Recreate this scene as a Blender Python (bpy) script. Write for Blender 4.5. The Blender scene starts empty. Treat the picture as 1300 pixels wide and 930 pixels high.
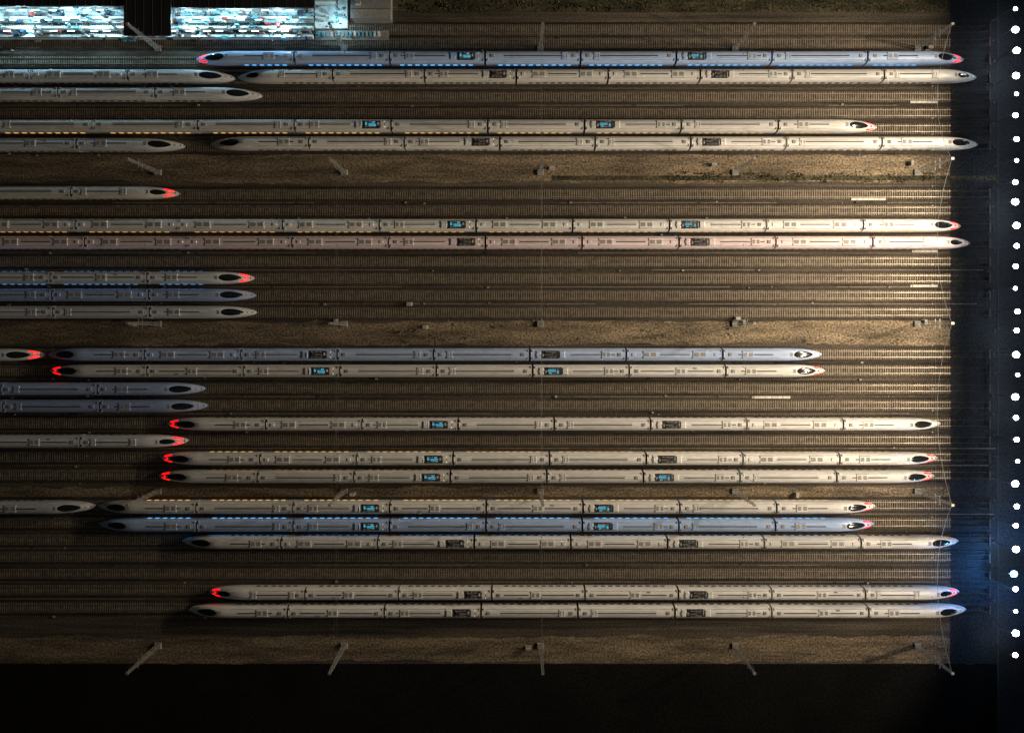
import bpy, math, random
from mathutils import Vector
random.seed(7)
H=190.0; S0=0.2068
def sz(z): return S0*(H-z)/H
def PX(px,z=0): return (px-650)*sz(z)
def PY(py,z=0): return (420-py)*sz(z)
scene=bpy.context.scene
coll=scene.collection
scene.view_settings.view_transform='Standard'
scene.view_settings.look='None'
scene.view_settings.exposure=0

# ---------------- materials ----------------
def newmat(name):
    m=bpy.data.materials.new(name); m.use_nodes=True
    nt=m.node_tree; b=nt.nodes['Principled BSDF']; return m,nt,b
def simple(name,col,rough=0.7,metal=0.0,var=0.25,scale=2.0,stretch=(1,1,1)):
    m,nt,b=newmat(name); N=nt.nodes; L=nt.links
    tc=N.new('ShaderNodeNewGeometry'); mp=N.new('ShaderNodeMapping'); mp.inputs['Scale'].default_value=stretch
    L.new(tc.outputs['Position'],mp.inputs['Vector'])
    no=N.new('ShaderNodeTexNoise'); no.inputs['Scale'].default_value=scale; no.inputs['Detail'].default_value=3
    L.new(mp.outputs[0],no.inputs['Vector'])
    r=N.new('ShaderNodeValToRGB'); r.color_ramp.elements[0].position=.3; r.color_ramp.elements[1].position=.7
    r.color_ramp.elements[0].color=tuple(c*(1-var) for c in col)+(1,); r.color_ramp.elements[1].color=tuple(min(1,c*(1+var)) for c in col)+(1,)
    L.new(no.outputs['Fac'],r.inputs['Fac']); L.new(r.outputs['Color'],b.inputs['Base Color'])
    b.inputs['Roughness'].default_value=rough; b.inputs['Metallic'].default_value=metal
    return m
def emis(name,col,st,sample='NONE',base=(.05,.05,.05)):
    m,nt,b=newmat(name)
    b.inputs['Base Color'].default_value=base+(1,); b.inputs['Roughness'].default_value=.6
    b.inputs['Emission Color'].default_value=col+(1,); b.inputs['Emission Strength'].default_value=st
    try: m.cycles.emission_sampling=sample
    except Exception: pass
    return m
def paint(name):
    m,nt,b=newmat(name); N=nt.nodes; L=nt.links
    oi=N.new('ShaderNodeObjectInfo'); g=N.new('ShaderNodeNewGeometry')
    mp=N.new('ShaderNodeMapping'); mp.inputs['Scale'].default_value=(.25,2.2,1); L.new(g.outputs['Position'],mp.inputs['Vector'])
    no=N.new('ShaderNodeTexNoise'); no.inputs['Scale'].default_value=1.3; no.inputs['Detail'].default_value=4; L.new(mp.outputs[0],no.inputs['Vector'])
    r=N.new('ShaderNodeMapRange'); r.inputs['From Min'].default_value=.3; r.inputs['From Max'].default_value=.7
    r.inputs['To Min'].default_value=.74; r.inputs['To Max'].default_value=1.0; L.new(no.outputs['Fac'],r.inputs['Value'])
    mx=N.new('ShaderNodeMix'); mx.data_type='RGBA'; mx.blend_type='MULTIPLY'; mx.inputs['Factor'].default_value=1
    L.new(oi.outputs['Color'],mx.inputs['A']); L.new(r.outputs['Result'],mx.inputs['B'])
    L.new(mx.outputs['Result'],b.inputs['Base Color'])
    b.inputs['Roughness'].default_value=.4
    return m
M_PAINT=paint('train_paint')
M_GREY=simple('roof_grey',(.24,.24,.24),.6)
M_DARK=simple('dark_rubber',(.02,.02,.022),.7)
M_GLASS=simple('cockpit_glass',(.01,.012,.015),.12,var=.1)
M_WOFF=simple('window_glass_dark',(.02,.024,.03),.15,var=.1)
M_WYEL=emis('window_lit_warm',(1,.55,.15),.8)
M_WBLU=emis('window_lit_cool',(.12,.5,1),1.1)
M_LOFF=simple('lamp_off',(.45,.42,.42),.3)
M_RED=emis('tail_lamp_red',(1,.0015,.004),3.0,'FRONT_BACK',(.2,.0,.0))
M_CYANP=emis('equipment_glow_teal',(.03,.42,.62),.85)  # glow stands for cyan light on the roof equipment, no lamp of its own
M_PDARK=simple('pantograph_dark',(.03,.032,.035),.5)
M_STEEL=simple('galvanised_steel',(.30,.30,.285),.5,.3)
M_DSTEEL=simple('dark_painted_steel',(.06,.065,.07),.5,.3)

# ---------------- mesh builder ----------------
class MB:
    def __init__(s): s.v=[];s.f=[];s.m=[];s.sm=[]
    def face(s,idx,m=0,sm=False): s.f.append(tuple(idx));s.m.append(m);s.sm.append(sm)
    def box(s,x0,x1,y0,y1,z0,z1,m=0,bottom=False):
        b=len(s.v)
        s.v+=[(x0,y0,z0),(x1,y0,z0),(x1,y1,z0),(x0,y1,z0),(x0,y0,z1),(x1,y0,z1),(x1,y1,z1),(x0,y1,z1)]
        for q in ((4,5,6,7),(0,1,5,4),(1,2,6,5),(2,3,7,6),(3,0,4,7)): s.face([b+i for i in q],m)
        if bottom: s.face([b+3,b+2,b+1,b],m)
    def cbox(s,x0,x1,y0,y1,z0,z1,m=0,c=.15):
        b=len(s.v)
        s.v+=[(x0,y0,z0),(x1,y0,z0),(x1,y1,z0),(x0,y1,z0),(x0+c,y0+c,z1),(x1-c,y0+c,z1),(x1-c,y1-c,z1),(x0+c,y1-c,z1)]
        for q in ((4,5,6,7),(0,1,5,4),(1,2,6,5),(2,3,7,6),(3,0,4,7)): s.face([b+i for i in q],m)
    def beam(s,a,c,r,m=0,n=4):
        a=Vector(a);c=Vector(c);d=(c-a)
        if d.length<1e-6:return
        d.normalize(); u=d.cross(Vector((0,0,1)))
        if u.length<.01: u=Vector((1,0,0))
        u.normalize(); w=d.cross(u)
        b=len(s.v)
        for p in (a,c):
            for i in range(n):
                t=2*math.pi*(i+.5)/n
                q=p+u*math.cos(t)*r+w*math.sin(t)*r; s.v.append(tuple(q))
        for i in range(n):
            j=(i+1)%n; s.face([b+i,b+j,b+n+j,b+n+i],m)
        s.face([b+n+i for i in range(n)],m); s.face([b+i for i in reversed(range(n))],m)
    def mesh(s,name,mats):
        me=bpy.data.meshes.new(name); me.from_pydata(s.v,[],s.f)
        for mm in mats: me.materials.append(mm)
        me.polygons.foreach_set('material_index',s.m); me.polygons.foreach_set('use_smooth',s.sm)
        me.update(); return me
def obj(name,me,loc=(0,0,0),parent=None,rz=0):
    o=bpy.data.objects.new(name,me); coll.objects.link(o); o.location=loc; o.rotation_euler[2]=rz
    if parent: o.parent=parent
    return o
def empty(name,loc):
    o=bpy.data.objects.new(name,None); coll.objects.link(o); o.location=loc; o.empty_display_size=1; return o

# ---------------- train cars ----------------
NN=2.7
HL=13.2; ML=12.2   # half lengths
def sec(x,head):
    W=1.66; zb=1.7; zt=3.85
    if head:
        t=max(0,min(1,(HL-x)/11.0))
        W=max(.06,1.66*(1-(1-t)**2.5)**.58)
        zt=1.15+2.7*(1-(1-t)**1.9); zb=.85+.85*t
    return W,zb,zt-zb
def zs(x,y,head):
    W,zb,h=sec(x,head); k=min(1,abs(y)/W); return zb+h*(1-k**NN)**(1/NN)
MATS=[M_PAINT,M_GREY,M_DARK,M_GLASS,M_WOFF,M_LOFF,M_PDARK,M_PDARK]
def body(mb,xs,head):
    K=14; rings=[]
    for x in xs:
        W,zb,h=sec(x,head); r=[]
        zl=.3 if not head else .3+.15*max(0,1-(HL-x)/3)
        pts=[(-W*.88,zl),(-W*.97,min(.9,zb*.8))]
        for k in range(K+1):
            th=math.pi-math.pi*k/K; c=math.cos(th); s_=math.sin(th)
            pts.append((W*math.copysign(abs(c)**(2/NN),c), zb+h*abs(s_)**(2/NN)))
        pts+=[(W*.97,min(.9,zb*.8)),(W*.88,zl)]
        b=len(mb.v)
        mb.v+=[(x,y,z) for y,z in pts]; rings.append((b,len(pts)))
    for (a,n),(b,_) in zip(rings,rings[1:]):
        for i in range(n-1): mb.face([a+i,a+i+1,b+i+1,b+i],0,True)
    a,n=rings[0]; mb.face([a+i for i in range(n)],0)
    b,n=rings[-1]; mb.face([b+i for i in reversed(range(n))],0)
def windows(mb,x0,x1,head,pitch=2.0,wl=1.1):
    x=x0
    while x+wl<x1:
        for sg in (-1,1):
            ys=[]
            for z in (1.45,1.75,2.15):
                W,zb,h=sec(x,head); k=max(0,(z-zb)/h); ys.append((sg*(W*(1-k**NN)**(1/NN)+.025),z))
            for (ya,za),(yb,zb_) in zip(ys,ys[1:]):
                b=len(mb.v); mb.v+=[(x,ya,za),(x+wl,ya,za),(x+wl,yb,zb_),(x,yb,zb_)]
                mb.face([b,b+1,b+2,b+3] if sg<0 else [b+3,b+2,b+1,b],4)
        x+=pitch
def strip(mb,x0,x1,y,w,m,head=False,hh=.03,n=1):
    z=zs((x0+x1)/2,y,head); mb.box(x0,x1,y-w/2,y+w/2,z-.08,z+hh,m)
def acunit(mb,xc,L=3.6):
    mb.cbox(xc-L/2,xc+L/2,-.95,.95,3.6,3.93,0,.1)
    mb.box(xc-L/2+.3,xc-.25,-.5,.5,3.93,3.95,1); mb.box(xc+.25,xc+L/2-.3,-.5,.5,3.93,3.95,1)
def under(mb,xa,xb):
    mb.box(xa,xb,-1.25,1.25,.2,.32,2,True)
    for xc in (xa+3.5,xb-3.5):
        for dx in (-1.2,1.2):
            for y in (-.75,.75):
                mb.beam((xc+dx,y-.07,.27),(xc+dx,y+.07,.27),.25,2,12)
def common(mb,x0,x1,head):
    for y in (-.98,.98): strip(mb,x0,x1,y,.08,1,head,.02)
def mid(kind):
    mb=MB(); body(mb,[-ML,-ML+.12,0,ML-.12,ML],False); under(mb,-ML+.5,ML-.5)
    mb.box(ML-.02,ML+.52,-1.15,1.15,.8,3.4,2); windows(mb,-10,10.6,False)
    common(mb,-11.2,11.2,False)
    for sx in (-1,1):
        mb.box(sx*11.9-.1,sx*11.9+.1,-1.25,1.25,3.5,3.80,1)
        mb.cbox(sx*10.6-.5,sx*10.6+.5,-.45,.45,3.75,3.98,1 if kind!=1 else 0,.12)
    if kind==0:
        strip(mb,-8,7.6,0,.26,2); strip(mb,-8,7.6,.48,.06,1); strip(mb,-8,7.6,-.48,.06,1)
        acunit(mb,-9.2+.9,1.6)
    elif kind==1:
        acunit(mb,-6.4); acunit(mb,6.4); strip(mb,-3.8,3.8,0,.24,2); strip(mb,-3.8,3.8,.45,.06,1)
    elif kind==2:
        strip(mb,-9.5,-1,0,.26,2); strip(mb,2.6,9.2,.0,.26,2); acunit(mb,.8,2.6)
        mb.cbox(4,5,.5,.9,3.6,3.85,1,.05)
    elif kind==3:
        px=7.4
        mb.cbox(px-2.3,px+2.1,-1.05,1.05,3.55,3.86,6,.1)
        mb.cbox(px-4.2,px-2.3,-1.1,1.1,3.5,4.05,0,.4)
        mb.cbox(px+2.1,px+3.6,-1.1,1.1,3.5,4.0,0,.35)
        for y in (-.7,.7):
            mb.beam((px-1.5,y,4.1),(px+.9,y,4.1),.05,5)
            for x in (-1.5,-.3,.9): mb.beam((px+x,y,3.85),(px+x,y,4.15),.1,5,8)
        mb.beam((px-1.4,-.5,4.2),(px+1.3,0,4.45),.05,1); mb.beam((px-1.4,.5,4.2),(px+1.3,0,4.45),.05,1)
        mb.beam((px+1.3,-.1,4.45),(px-.7,-.1,4.62),.04,1); mb.beam((px+1.3,.1,4.45),(px-.7,.1,4.62),.04,1)
        for dx in (-.15,.15): mb.beam((px-.7+dx,-.95,4.66),(px-.7+dx,.95,4.66),.05,2)
        mb.cbox(px-.8,px+1.2,-.45,.25,3.86,4.0,7,.15); mb.cbox(px-1.6,px-1.1,-.2,.5,3.86,4.05,7,.1)
        mb.cbox(px+.2,px+.9,.35,.7,3.86,3.98,7,.08)
        mb.cbox(px+1.5,px+1.9,-.2,.5,3.86,4.1,5,.05)
        strip(mb,-9.5,2,0,.22,2); strip(mb,-9.5,2,.45,.06,1); acunit(mb,-7.2,2.4)
    return mb.mesh('middle_car_%d'%kind,MATS)
def headcar(kind):
    mb=MB(); xs=[-HL,-HL+.12]
    xs+=[HL-11]+[HL-11*(1-(i/26.))**1.35 for i in range(1,27)]
    body(mb,xs,True); under(mb,-HL+.5,HL-4.5); windows(mb,-11,1.5,True)
    common(mb,-12,1.2,True)
    mb.box(-13.0,-12.8,-1.25,1.25,3.5,3.80,1)
    mb.cbox(-12.1,-11.1,-.45,.45,3.75,3.98,1,.12)
    strip(mb,-9.5,-.5,0,.26,2)
    if kind: acunit(mb,-10,1.4); acunit(mb,.2,1.6)
    else: acunit(mb,-7,3)
    xc=HL-5.6; a,b_=(2.7,.86) if kind==0 else (1.9,.66)
    if kind: xc=HL-4.6
    R,C=6,28; base=len(mb.v)
    mb.v.append((xc,0,zs(xc,0,True)+.035))
    for r in range(1,R+1):
        for c in range(C):
            th=2*math.pi*c/C; x=xc+a*r/R*math.cos(th); y=b_*r/R*math.sin(th)*(1-.22*math.cos(th))
            mb.v.append((x,y,zs(x,y,True)+(.035 if r<R else .01)))
    for c in range(C):
        d=(c+1)%C; mb.face([base,base+1+c,base+1+d],3,True)
        for r in range(R-1):
            o=base+1+r*C; mb.face([o+c,o+C+c,o+C+d,o+d],3,True)
    strip(mb,xc-a-1.2,xc-a-.3,0,.9,1,True,.02)
    for sg in (-1,1):
        pts=[]; n=10
        for i in range(n+1):
            x=HL-1.0-2.4*i/n; W=sec(x,True)[0]; f0=.50+.14*i/n; f1=.90-.03*i/n
            pts.append((x,sg*W*f0,sg*W*f1))
        for p,q in zip(pts,pts[1:]):
            b=len(mb.v)
            for x,y in ((p[0],p[1]),(p[0],p[2]),(q[0],q[2]),(q[0],q[1])): mb.v.append((x,y,zs(x,y,True)+.04))
            mb.face([b,b+1,b+2,b+3] if sg<0 else [b+3,b+2,b+1,b],5)
    xl=HL-2.1
    mb.cbox(xl-.35,xl+.35,-.24,.24,zs(xl,0,True)-.2,zs(xl,0,True)+.05,5,.06)  # lamp oversized, red glow between the strips is put into its shape
    mb.box(HL-.7,HL-.64,-.25,.25,1.2,1.62,1)
    return mb.mesh('head_car_%d'%kind,MATS)
MID=[mid(i) for i in range(4)]; HEAD=[headcar(0),headcar(1)]
WHITE=(.80,.81,.82,1)
def setslot(o,i,m):
    o.material_slots[i].link='OBJECT'; o.material_slots[i].material=m
def train(py,x0,x1,col=WHITE,win=None,redL=False,redR=False,cyan=False,kind=0,sixteen=False,cyanlist=None):
    z=.22
    Y=PY(py,4.0); XR=PX(x1,4.0)
    if x0 is None: k=1.0
    else: k=(XR-PX(x0,4.0))/(4*HL+12*ML+.5*7)
    L=(4*HL+12*ML+3.5)*k
    e=empty('high_speed_train',(XR-L/2,Y,z))
    rnd=random.Random(int(py*13+x1)); order=[rnd.choice([0,1,2]) for _ in range(3)]
    f=rnd.uniform(.84,1.03); col=tuple(c*f for c in col[:3])+(1,)
    sets=[0]+([1] if sixteen else [])
    for s_ in sets:
        off=-s_*L
        x=L/2+off
        for c in range(8):
            hl=(HL if c in (0,7) else ML)*k
            xc=x-hl; x=xc-hl-.5*k
            if XR-L/2+xc+hl< PX(-190): continue
            nose=(c==0 and s_==0) or (c==7 and (s_==len(sets)-1))
            if c in (0,7) and nose:
                o=obj('head_car',HEAD[kind],(xc,0,0),e,0 if c==0 else math.pi)
                setslot(o,5,M_RED if (redR if c==0 else redL) else M_LOFF)
            elif c in (2,5):
                o=obj('pantograph_car',MID[3],(xc,0,0),e,math.pi if c==2 else 0)
                if cyan and c in (cyanlist or (2,5)): setslot(o,7,M_CYANP)
            else:
                o=obj('middle_car',MID[order[min(c,7-c)%3]],(xc,0,0),e,math.pi if c>3 else 0)
                if c in (0,7): o.scale.x=HL/ML
            o.scale.x*=k
            g=rnd.uniform(.91,1.0); o.color=(col[0]*g,col[1]*g,col[2]*g,1)
            if win: setslot(o,4,win)
    return e
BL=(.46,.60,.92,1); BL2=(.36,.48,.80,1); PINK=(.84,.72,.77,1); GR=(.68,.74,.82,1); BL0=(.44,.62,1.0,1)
train(71,243,1232,BL0,M_WBLU,True,True,True)  # white train; the blue light on it is put into its colour
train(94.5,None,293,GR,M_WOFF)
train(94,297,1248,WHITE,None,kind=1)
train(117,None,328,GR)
train(158,None,1120,WHITE,M_WYEL,False,True,True,sixteen=True)
train(182,None,228,GR)
train(180,262,1250,WHITE)
train(243,None,221,WHITE,None,False,True,kind=1)
train(285,None,1228,WHITE,M_WYEL,False,True,True,sixteen=True)
train(307,None,1240,PINK,kind=1,sixteen=True)
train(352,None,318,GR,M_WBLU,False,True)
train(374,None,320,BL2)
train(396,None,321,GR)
train(450.5,None,48,GR,redR=True)
train(450,52,1049,BL)
train(471,55,1053,WHITE,None,True,True,True)
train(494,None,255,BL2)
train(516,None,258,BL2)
train(539,206,1202,WHITE,None,True,False,True,cyanlist=(5,))
train(561,None,233,GR,None,False,True,kind=1)
train(583,198,1198,WHITE,M_WYEL,True,True,True,cyanlist=(5,))
train(606,195,1194,WHITE,None,True,True,True)
train(645.5,None,113,GR)
train(645,117,1118,WHITE,M_WYEL,False,True,True)
train(668,118,1116,BL0,M_WBLU,False,True,True)
train(690,225,1225,WHITE)
train(755,260,1226,WHITE,None,True,True,kind=1)
train(778,233,1235,WHITE)
TR=[30,47,71,94,117,138,158.5,181,243,264,285,307,330,352,374,396,450,471,494,516,539,561,583,606,645,668,690,712,734,755,778]

# ---------------- ground ----------------
def groundmat(name,c0,c1,stretch,fine,rough=.95):
    m,nt,b=newmat(name); N=nt.nodes; L=nt.links
    g=N.new('ShaderNodeNewGeometry')
    mp=N.new('ShaderNodeMapping'); mp.inputs['Scale'].default_value=stretch; L.new(g.outputs['Position'],mp.inputs['Vector'])
    n1=N.new('ShaderNodeTexNoise'); n1.inputs['Scale'].default_value=1; n1.inputs['Detail'].default_value=5; n1.inputs['Roughness'].default_value=.65; L.new(mp.outputs[0],n1.inputs['Vector'])
    n2=N.new('ShaderNodeTexNoise'); n2.inputs['Scale'].default_value=fine; n2.inputs['Detail'].default_value=2; L.new(g.outputs['Position'],n2.inputs['Vector'])
    r=N.new('ShaderNodeValToRGB'); r.color_ramp.elements[0].position=.36; r.color_ramp.elements[1].position=.66
    r.color_ramp.elements[0].color=c0+(1,); r.color_ramp.elements[1].color=c1+(1,); L.new(n1.outputs['Fac'],r.inputs['Fac'])
    mr=N.new('ShaderNodeMapRange'); mr.inputs['From Min'].default_value=.3; mr.inputs['From Max'].default_value=.7; mr.inputs['To Min'].default_value=.3; mr.inputs['To Max'].default_value=1.7
    L.new(n2.outputs['Fac'],mr.inputs['Value'])
    mx=N.new('ShaderNodeMix'); mx.data_type='RGBA'; mx.blend_type='MULTIPLY'; mx.inputs['Factor'].default_value=1
    L.new(r.outputs['Color'],mx.inputs['A']); L.new(mr.outputs['Result'],mx.inputs['B']); L.new(mx.outputs['Result'],b.inputs['Base Color'])
    b.inputs['Roughness'].default_value=rough; b.inputs['Specular IOR Level'].default_value=.15
    return m
M_EARTH=groundmat('unlit_earth',(.004,.004,.004),(.008,.008,.007),(.05,.05,.05),1.5)  # near-black colour stands in for ground left unlit
M_YARD=groundmat('yard_ballast_ground',(.038,.034,.030),(.115,.098,.078),(.02,.55,1),3.0)
M_SOIL=groundmat('bare_soil',(.085,.070,.052),(.23,.185,.13),(.05,.35,1),2.0)
M_GRASSG=groundmat('sparse_verge_soil',(.025,.026,.017),(.08,.072,.046),(.12,.4,1),1.6)
M_BALL=groundmat('track_ballast',(.024,.021,.018),(.068,.058,.047),(.03,.9,1),4.0)
M_ASPH=groundmat('asphalt',(.016,.018,.022),(.024,.027,.033),(.03,.03,1),2.0,.8)
M_CONC=simple('concrete',(.30,.29,.27),.85,scale=1.5)
M_SLEEP=simple('sleeper_concrete',(.20,.17,.135),.9,var=.45,scale=.9)
M_RAILT=simple('rail_steel',(.38,.34,.29),.4,.5,var=.35,scale=.3)
def sheet(name,x0,x1,y0,y1,z,m):
    mb=MB(); mb.v=[(x0,y0,z),(x1,y0,z),(x1,y1,z),(x0,y1,z)]; mb.face((0,1,2,3)); return obj(name,mb.mesh(name,[m]))
sheet('ground',-3000,3000,-3000,3000,-.02,M_EARTH)
XL=-185; XE=PX(1266)
def bandsheet(name,pa,pb,m,z,x0=XL,x1=None): return sheet(name,x0,XE if x1 is None else x1,PY(pb),PY(pa),z,m)
bandsheet('yard_ground',-30,842,M_YARD,0.0)
def soil(pa,pb,seed):
    # irregular-edged soil strip
    r=random.Random(seed); mb=MB(); x=XL; n=0; o1=o2=0
    while x<XE:
        o1=o1*.7+r.uniform(-.35,.35); o2=o2*.7+r.uniform(-.35,.35)
        mb.v+=[(x,PY(pb)+o1,.006),(x,PY(pa)+o2,.006)]; n+=1; x+=1.7
    for i in range(n-1): mb.face((2*i,2*i+2,2*i+3,2*i+1))
    obj('soil_strip',mb.mesh('soil_strip',[M_SOIL]))
soil(196,231,1); soil(408,437,2); soil(618,632,3); soil(808,840,4)
bandsheet('grass_verge',-30,16,M_GRASSG,.006,x0=PX(505))
bandsheet('grass_verge',223,229,M_GRASSG,.012,x0=PX(700))
mb=MB(); ra=XE+.3
mb.v=[(ra,-400,.01),(PX(1420),-400,.01),(PX(1420),400,.01),(ra,400,.01)]; mb.face((0,1,2,3),0)
mb.box(XE,XE+.3,-300,300,0,.14,1)
y=-110
M_WPAINT=simple('road_paint',(.7,.7,.68),.7)
while y<110:
    b=len(mb.v); xm=PX(1340); mb.v+=[(xm-.08,y,.016),(xm+.08,y,.016),(xm+.08,y+4,.016),(xm-.08,y+4,.016)]; mb.face((b,b+1,b+2,b+3),2); y+=9
obj('access_road',mb.mesh('access_road',[M_ASPH,simple('old_kerb',(.03,.03,.03),.9),M_WPAINT]))
sheet('paved_apron',PX(1206),XE,PY(842),PY(-30),.010,M_ASPH)

# ---------------- tracks ----------------
mb=MB(); xa,xb=XL,PX(1255)
xv=PX(1206)
w0,w1=2.05,1.55
b=len(mb.v); mb.v+=[(xa,-w0,.02),(xv,-w0,.02),(xa,-w1,.2),(xv,-w1,.2),(xa,w1,.2),(xv,w1,.2),(xa,w0,.02),(xv,w0,.02)]
mb.face((b,b+1,b+3,b+2),0);mb.face((b+2,b+3,b+5,b+4),0);mb.face((b+4,b+5,b+7,b+6),0); mb.face((b+1,b+7,b+5,b+3),0)
mb.box(xv,xb+.5,-1.7,1.7,.0,.22,4)
x=xa+.2
rnd=random.Random(3)
while x<xv-.3:
    j=rnd.uniform(-.05,.05); mb.box(x,x+.27,-1.3+j,1.3+j,.18,.26,1); x+=.6
for s_ in (-1,1):
    yc=s_*.7525
    mb.box(xa,xb,yc-.10,yc+.10,.255,.28,2); mb.box(xa,xb,yc-.02,yc+.02,.28,.40,2); mb.box(xa,xv,yc-.04,yc+.04,.40,.45,3); mb.box(xv,xb,yc-.036,yc+.036,.40,.45,2)
M_RUST=simple('rail_rust',(.04,.028,.02),.8)
TM=mb.mesh('railway_track',[M_BALL,M_SLEEP,M_RUST,M_RAILT,M_ASPH])
for p in TR: obj('railway_track',TM,(0,PY(p,4.0),0))
mb=MB()
for s_ in (-1,1):
    mb.beam((-2.2,s_*.75,.45),(0,s_*.75,1.35),.09,0); mb.beam((0,s_*.75,.3),(0,s_*.75,1.5),.1,0)
mb.box(-.12,.2,-1.3,1.3,1.0,1.45,1,True); mb.box(-.16,-.12,-.9,-.5,1.08,1.38,2); mb.box(-.16,-.12,.5,.9,1.08,1.38,2)
BM=mb.mesh('buffer_stop',[M_DSTEEL,simple('buffer_paint',(.05,.015,.014),.6),M_DSTEEL])
for p in TR: obj('buffer_stop',BM,(PX(1255)-.6,PY(p,4.0),0))
mb=MB()
for p in (60,128,148.5,254,275,319,341,363,385,461,505,527,572,594,657,701,723,745,767):
    y=PY(p,3.9); x=XL; r=random.Random(int(p))
    while x<PX(1200):
        l=r.uniform(8,40)
        if r.random()<.55:
            n=int(l/1.0)
            for i in range(n): mb.box(x+i*1.0,x+i*1.0+.94,y-.14,y+.14,0,.06+.01*(i%2),0)
        x+=l
obj('cable_trough',mb.mesh('cable_trough',[simple('trough_concrete',(.13,.115,.095),.9,var=.4)]))
for (a,c,p,h) in ((1080,1124,253,.35),(957,1003,504,.35),(1155,1190,130,.3),(1158,1190,363,.3),(1160,1190,319,.25)):
    mb=MB(); X0,X1=PX(a),PX(c); mb.cbox(X0,X1,-.35,.35,0,h,0,.05)
    n=int((X1-X0)/1.5)
    for i in range(1,n): mb.box(X0+i*1.5-.03,X0+i*1.5+.03,-.32,.32,h,h+.01,1)
    mb.box(X0-.5,X0,-.3,.3,0,h*.5,0)
    obj('service_platform',mb.mesh('service_platform',[simple('pale_concrete',(.5,.49,.46),.8),M_DARK]),(0,PY(p),0))

# ---------------- masts ----------------
MH=15.4
mb=MB()
def P(i,z):
    t=z/MH; w=.5*(1-t)+.22*t; return ((-1,1,1,-1)[i]*w,(-1,-1,1,1)[i]*w*.8,z)
mb.cbox(-.9,.9,-.8,.8,0,.5,1,.1)
nz=12
for i in range(4): mb.beam(P(i,.4),P(i,MH),.06,0)
for k in range(nz):
    z0=.5+(MH-.5)*k/nz; z1=.5+(MH-.5)*(k+1)/nz
    for i in range(4):
        j=(i+1)%4
        mb.beam(P(i,z0) if k%2 else P(j,z0),P(j,z1) if k%2 else P(i,z1),.03,0)
        mb.beam(P(i,z1),P(j,z1),.025,0)
mb.box(-.35,.35,-.3,.3,MH,MH+.12,0,True)
for z in (8.2,10.2): mb.beam((0,-1.2,z),(0,1.2,z),.06,0)
MM=mb.mesh('lattice_mast',[M_STEEL,M_GREY])
MXS=[PX(v) for v in (-45,201,437,686,933,1164)]; MYS=[PY(v) for v in (62,219,411,623,819)]
for X in MXS:
    for Y in MYS: obj('catenary_lattice_mast',MM,(X,Y,0))
M_WIRE=simple('wire',(.3,.29,.27),.5,.5)
M_WIRED=simple('dark_wire',(.09,.085,.08),.6,.3)  # darker tone, so these wires read fainter
for X in MXS:
    mb=MB(); last=(X==MXS[-1]); R=.045 if last else .012
    for ya,yb in zip(MYS,MYS[1:]):
        n=16; pts=[]
        for i in range(n+1):
            t=i/n; z=MH-.3-6.0*4*t*(1-t); pts.append((X,ya+(yb-ya)*t,z))
        for p,q in zip(pts,pts[1:]): mb.beam(p,q,R,0,3)
        for z in (8.4,6.9): mb.beam((X,ya,z),(X,yb,z),.012,0,3)
        for i in range(2,n-1,2):
            mb.beam(pts[i],(X,pts[i][1],6.9),.010,0,3)
            mb.box(X-.1,X+.1,pts[i][1]-.08,pts[i][1]+.08,6.8,7.15,0)
    obj('head_span_wires',mb.mesh('head_span_wires',[M_WIRE if last else M_WIRED]))
mb=MB()
for p in TR:
    Y=PY(p,4.0)
    mb.beam((XL,Y,5.9),(PX(1250),Y,5.9),.010,0,3)
    for a,c in zip(MXS,MXS[1:]):
        n=6; pr=None
        for i in range(n+1):
            t=i/n; q=(a+(c-a)*t,Y,7.0-.9*4*t*(1-t)*.9)
            if pr: mb.beam(pr,q,.010,0,3)
            pr=q
obj('overhead_contact_wires',mb.mesh('overhead_contact_wires',[M_WIRED]))
mb=MB(); mb.box(-.6,.6,-.35,.35,.15,1.3,0); mb.cbox(-.68,.68,-.43,.43,1.3,1.42,1,.1); mb.cbox(-.8,.8,-.55,.55,0,.15,2,.03); mb.box(-.02,.02,-.37,-.35,.2,1.25,1)
CM=mb.mesh('cabinet',[M_GREY,M_CONC,M_CONC])
for (a,p) in ((427,408),(935,404),(943,410),(1178,62),(700,214),(170,412),(1155,208),(448,626),(905,210),(670,821),(540,415),(1010,627),(1172,409),(520,386)):
    obj('equipment_cabinet',CM,(PX(a),PY(p),0),None,random.choice((0,1.57)))
mb=MB(); rr=random.Random(11)
for i in range(190):
    p=rr.choice(TR)+11; X=rr.uniform(-140,PX(1195)); Y=PY(p,4)+rr.uniform(-.3,.3); a=rr.uniform(.12,.35); h=rr.uniform(.15,.6)
    mb.cbox(X-a,X+a,Y-a*.7,Y+a*.7,0,h,rr.choice((0,0,1,2)),.03)
obj('trackside_boxes',mb.mesh('trackside_boxes',[M_GREY,M_CONC,M_DARK]))
mb=MB(); rr=random.Random(5)
def tufts(n,x0,x1,p0,p1):
    cs=[(rr.uniform(PX(x0),PX(x1)),rr.uniform(PY(p1),PY(p0)),rr.uniform(.3,1.8)) for _ in range(n)]
    for cx,cy,rad in cs:
        for k in range(int(12*rad)):
            a=rr.uniform(0,6.28); d=rad*rr.random()**.6; x=cx+d*1.6*math.cos(a); y=cy+d*.5*math.sin(a); h=rr.uniform(.15,.5)
            b=len(mb.v); t=rr.uniform(0,3.14); w=rr.uniform(.1,.25)
            mb.v+=[(x-w*math.cos(t),y-w*math.sin(t),.01),(x+w*math.cos(t),y+w*math.sin(t),.01),(x+rr.uniform(-.3,.3),y+rr.uniform(-.3,.3),h)]
            mb.face((b,b+1,b+2),rr.choice((0,1)))
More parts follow.
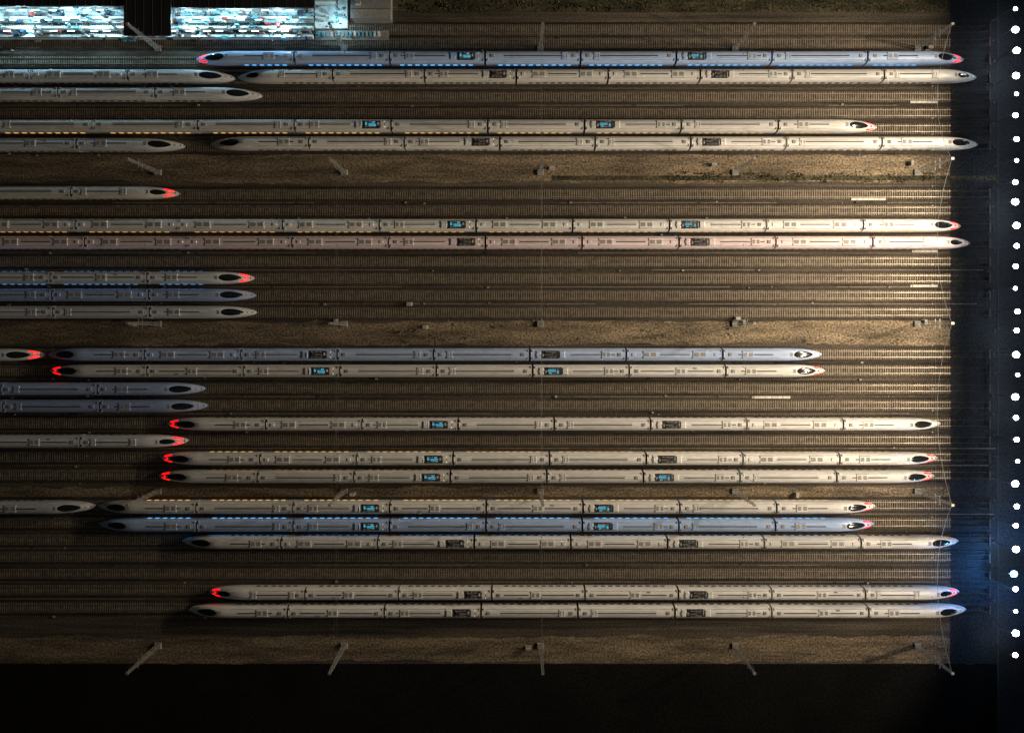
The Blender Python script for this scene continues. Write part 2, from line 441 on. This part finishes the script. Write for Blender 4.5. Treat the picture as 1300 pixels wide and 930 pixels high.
tufts(80,850,1190,219,231); tufts(130,510,1200,-5,14); tufts(20,500,1190,410,436)
obj('grass',mb.mesh('grass',[simple('grass_green',(.05,.062,.03),.9),simple('grass_dry',(.11,.095,.055),.9)]))

# ---------------- maintenance shed, top left ----------------
M_TEAL=emis('teal_tube_light',(.6,.94,1),9)
M_LT=simple('pale_floor',(.62,.66,.66),.5,var=.3,scale=.8)
M_ROOF=simple('dark_roof_sheet',(.012,.013,.015),.6,scale=.4,stretch=(3,.3,1))
M_RIB=simple('roof_rib',(.05,.05,.055),.6)
M_CY=simple('cyan_equipment',(.10,.35,.42),.5); M_RD=simple('signal_red',(.4,.05,.04),.5); M_BLK=simple('deep_blue_equipment',(.02,.05,.10),.5)
e=empty('maintenance_shed',(0,0,0))
mb=MB(); X0,X1=PX(-160),PX(399); Ya,Yb=PY(54),PY(-60)
mb.box(X0,X1,Ya,Yb,0,.12,0)
obj('floor',mb.mesh('shed_floor',[simple('shed_floor_paint',(.26,.30,.32),.5,var=.6,scale=.5)]),parent=e)
mb=MB(); rr=random.Random(9)
for p in (2,14,26,38,49):
    y=PY(p); mb.box(X0,X1,y-.45,y+.45,.12,1.3,0)
    mb.box(X0,X1,y-.5,y-.47,1.3,2.1,1)
    x=X0
    while x<X1:
        mb.box(x,x+.06,y-.5,y-.42,1.3,2.2,2); x+=2
obj('inspection_platforms',mb.mesh('inspection_platforms',[M_LT,M_STEEL,M_CY]),parent=e)
mb=MB()
for i in range(520):
    x=rr.uniform(X0+1,X1-1); y=PY(rr.uniform(0,53)); a=rr.uniform(.12,.8); b2=rr.uniform(.1,.45); z0=rr.choice((.12,1.3))
    mb.cbox(x-a,x+a,y-b2,y+b2,z0,z0+rr.uniform(.2,1.4),rr.choice((0,0,1,2,3,3,5,5,4) if i%3 else (1,2)),.04)
for i in range(120):
    x=rr.uniform(X0+1,X1-1); y=PY(rr.uniform(2,52)); mb.beam((x,y,1.4),(x+rr.uniform(-3,3),y+rr.uniform(-2.2,2.2),rr.uniform(2,3.4)),.09,rr.choice((0,2,3,5)))
obj('workshop_equipment',mb.mesh('workshop_equipment',[M_GREY,M_CONC,M_CY,M_DARK,M_RD,M_BLK]),parent=e)
mb=MB()
for p in (8,20,32,46):
    y=PY(p); x=X0+1
    while x<X1-3:
        if not (PX(150)<x<PX(216)): mb.box(x,x+1.8,y-.07,y+.07,3.2,3.3,0,True)
        x+=rr.choice((3.2,4.5,6))
obj('tube_lights',mb.mesh('tube_lights',[M_TEAL]),parent=e)
mb=MB()
for a,c,pa,pb,h in ((157,217,-60,45,7.5),(-160,157,-60,8,7.0),(217,399,-60,10,7.0)):
    xa_,xb_=PX(a,h),PX(c,h)-.02; mb.box(xa_,xb_,PY(pb,h),PY(pa,h),h-.5,h,0,True)
    x=xa_+.6
    while x<xb_-.5: mb.box(x,x+.1,PY(pb,h)+.1,PY(pa,h),h,h+.08,1); x+=2.2
obj('roof',mb.mesh('shed_roof',[M_ROOF,M_RIB]),parent=e)
mb=MB()
for a in (158,214,-20,60,110,260,310,360,396):
    x=PX(a)
    for p in (3,44): mb.box(x-.2,x+.2,PY(p)-.2,PY(p)+.2,.12,7.0 if p==3 or a in(158,214) else 3.1,0)
mb.box(X0,X1,PY(44)-.06,PY(44)+.06,3.35,3.5,0,True)
obj('columns',mb.mesh('shed_columns',[M_STEEL]),parent=e)
e=empty('concrete_platform_building',(0,0,0))
mb=MB(); mb.box(PX(401),PX(442),PY(38),PY(-40),0,1.0,0); mb.box(PX(404),PX(430),PY(10),PY(-40),1.0,3.5,1)
mb.box(PX(401),PX(494),PY(52),PY(40),0,.5,3)
for i in range(16): mb.cbox(PX(405+i*5),PX(408+i*5),PY(48),PY(42),.5,.5+rr.uniform(.2,1),rr.choice((0,1,2)),.05)
for i in range(26):
    a_,p_=rr.uniform(404,440),rr.uniform(12,36); mb.cbox(PX(a_),PX(a_+rr.uniform(1,5)),PY(p_+rr.uniform(1,3)),PY(p_),1.0,1.2+rr.uniform(.1,.8),rr.choice((1,2,3)),.04)
obj('platform',mb.mesh('platform',[M_LT,M_CONC,M_CY,M_GREY]),parent=e)
mb=MB(); mb.box(PX(446,4),PX(495,4),PY(22,4),PY(-40,4),0,3.8,0); mb.box(PX(445,4),PX(496,4),PY(23,4),PY(12,4),3.8,4.1,1); mb.box(PX(445,4),PX(496,4),PY(11,4),PY(-40,4),3.8,4.0,0)
mb.box(PX(452,4),PX(458,4),PY(7,4),PY(2,4),4.0,4.9,1)
obj('pump_house',mb.mesh('pump_house',[M_GREY,M_CONC]),parent=e)

def pl(name,loc,P_,col,r=.3):
    l=bpy.data.lights.new(name,'POINT'); l.energy=P_; l.color=col; l.shadow_soft_size=r
    o=bpy.data.objects.new(name,l); coll.objects.link(o); o.location=loc; return o
TEAL=(.50,.86,1.0)
for a,p in ((-20,20),(40,36),(95,20),(135,36),(245,36),(300,20),(360,36)):
    pl('workshop_lamp',(PX(a),PY(p),5.0),4300,TEAL)
pl('workshop_lamp',(PX(432),PY(32),5),1300,TEAL)

# ---------------- boundary lamps on the right ----------------
M_LAMP=emis('lamp_white',(.80,.90,1),40)
M_LAMPB=emis('lamp_blue',(.1,.45,1),60)
def lampmesh(name,mm,R=.5):
    mb=MB(); mb.beam((0,0,0),(0,0,6.8),.07,0,8); mb.cbox(-.3,.3,-.3,.3,0,.3,0,.05)
    mb.beam((0,0,6.7),(.9,0,6.95),.05,0,6)
    mb.box(.6,1.5,-.28,.28,6.9,7.0,0,True)
    n,k=12,6; b2=len(mb.v)
    for i in range(k+1):
        ph=-math.pi/2+math.pi*i/k
        for j in range(n):
            t=2*math.pi*j/n; mb.v.append((1.05+R*1.1*math.cos(ph)*math.cos(t),R*math.cos(ph)*math.sin(t),7.05+R*.45*math.sin(ph)))
    for i in range(k):
        for j in range(n):
            q=(j+1)%n; mb.face([b2+i*n+j,b2+i*n+q,b2+(i+1)*n+q,b2+(i+1)*n+j],1,True)
    return mb.mesh(name,[M_DSTEEL,mm])
LMS=[lampmesh('street_lamp',M_LAMP,r) for r in (.45,.6,.8)]; LB=lampmesh('blue_lamp',M_LAMPB,.8)
y=12; i=0
while y<835:
    X=PX(1290,7.0)-1.05
    if abs(y-728)<14: obj('blue_street_lamp',LB,(X-.6,PY(728,7.0),0))
    else: obj('street_lamp',random.choice(LMS),(X+random.uniform(-.3,.4),PY(y+random.uniform(-2.5,2.5),7.0),0))
    if i%6==2: pl('street_lamp_light',(X+1.05,PY(y,7.0),9),1100,(.68,.84,1),.3)
    y+=27.3; i+=1
pl('blue_lamp_light',(PX(1285,7),PY(728,7),8.2),12000,(.05,.35,1),.3)

# ---------------- added flood towers, unseen beyond the right edge, for the warm pool ----------------
WARM=(1,.80,.56)
TH=60
mb=MB(); mb.beam((0,0,0),(0,0,TH),.55,0,10); mb.cbox(-1.5,1.5,-1.5,1.5,0,1,1,.2); mb.box(-.5,.5,-3,3,TH,TH+1.5,0,True)
for k in range(6): mb.box(-.8,-.5,-2.7+k*.95,-2.1+k*.95,TH+.2,TH+1.1,2,True)
FT=mb.mesh('added_flood_tower',[M_STEEL,M_CONC,M_LAMP])
for Yp,pw in ((100,190e3),(230,290e3),(350,360e3),(480,290e3),(610,180e3),(760,140e3)):
    X,Y=146,PY(Yp)
    obj('added_flood_tower',FT,(X,Y,0))
    l=bpy.data.lights.new('added_floodlight','SPOT'); l.energy=pw*1.0; l.color=WARM; l.spot_size=math.radians(80); l.spot_blend=.45; l.shadow_soft_size=1.5
    o=bpy.data.objects.new('added_floodlight',l); coll.objects.link(o); o.location=(X-1.5,Y,TH)
    a=math.radians(62)
    o.rotation_euler=Vector((-math.sin(a),0,-math.cos(a))).to_track_quat('-Z','Y').to_euler()

# ---------------- sky, added night fill ----------------
w=bpy.data.worlds.new('World'); scene.world=w; w.use_nodes=True
nt=w.node_tree; bg=nt.nodes['Background']; sk=nt.nodes.new('ShaderNodeTexSky'); sk.sky_type='NISHITA'; sk.sun_disc=False
sk.sun_elevation=math.radians(3); sk.sun_rotation=math.radians(90); nt.links.new(sk.outputs[0],bg.inputs['Color']); bg.inputs['Strength'].default_value=.006
l=bpy.data.lights.new('night_fill','SUN'); l.energy=.05; l.angle=math.radians(.5); l.color=(1,.95,.88)  # weak sun lamp added as even ambient fill
o=bpy.data.objects.new('night_fill',l); coll.objects.link(o); o.rotation_euler=(math.radians(10),math.radians(20),0)

cam=bpy.data.cameras.new('camera'); co=bpy.data.objects.new('camera',cam); coll.objects.link(co)
co.location=(0,0,H); co.rotation_euler=(0,0,0); cam.sensor_width=36; cam.lens=36*H/(1300*S0); cam.shift_y=-45/1300; cam.clip_end=8000; cam.clip_start=1
scene.camera=co
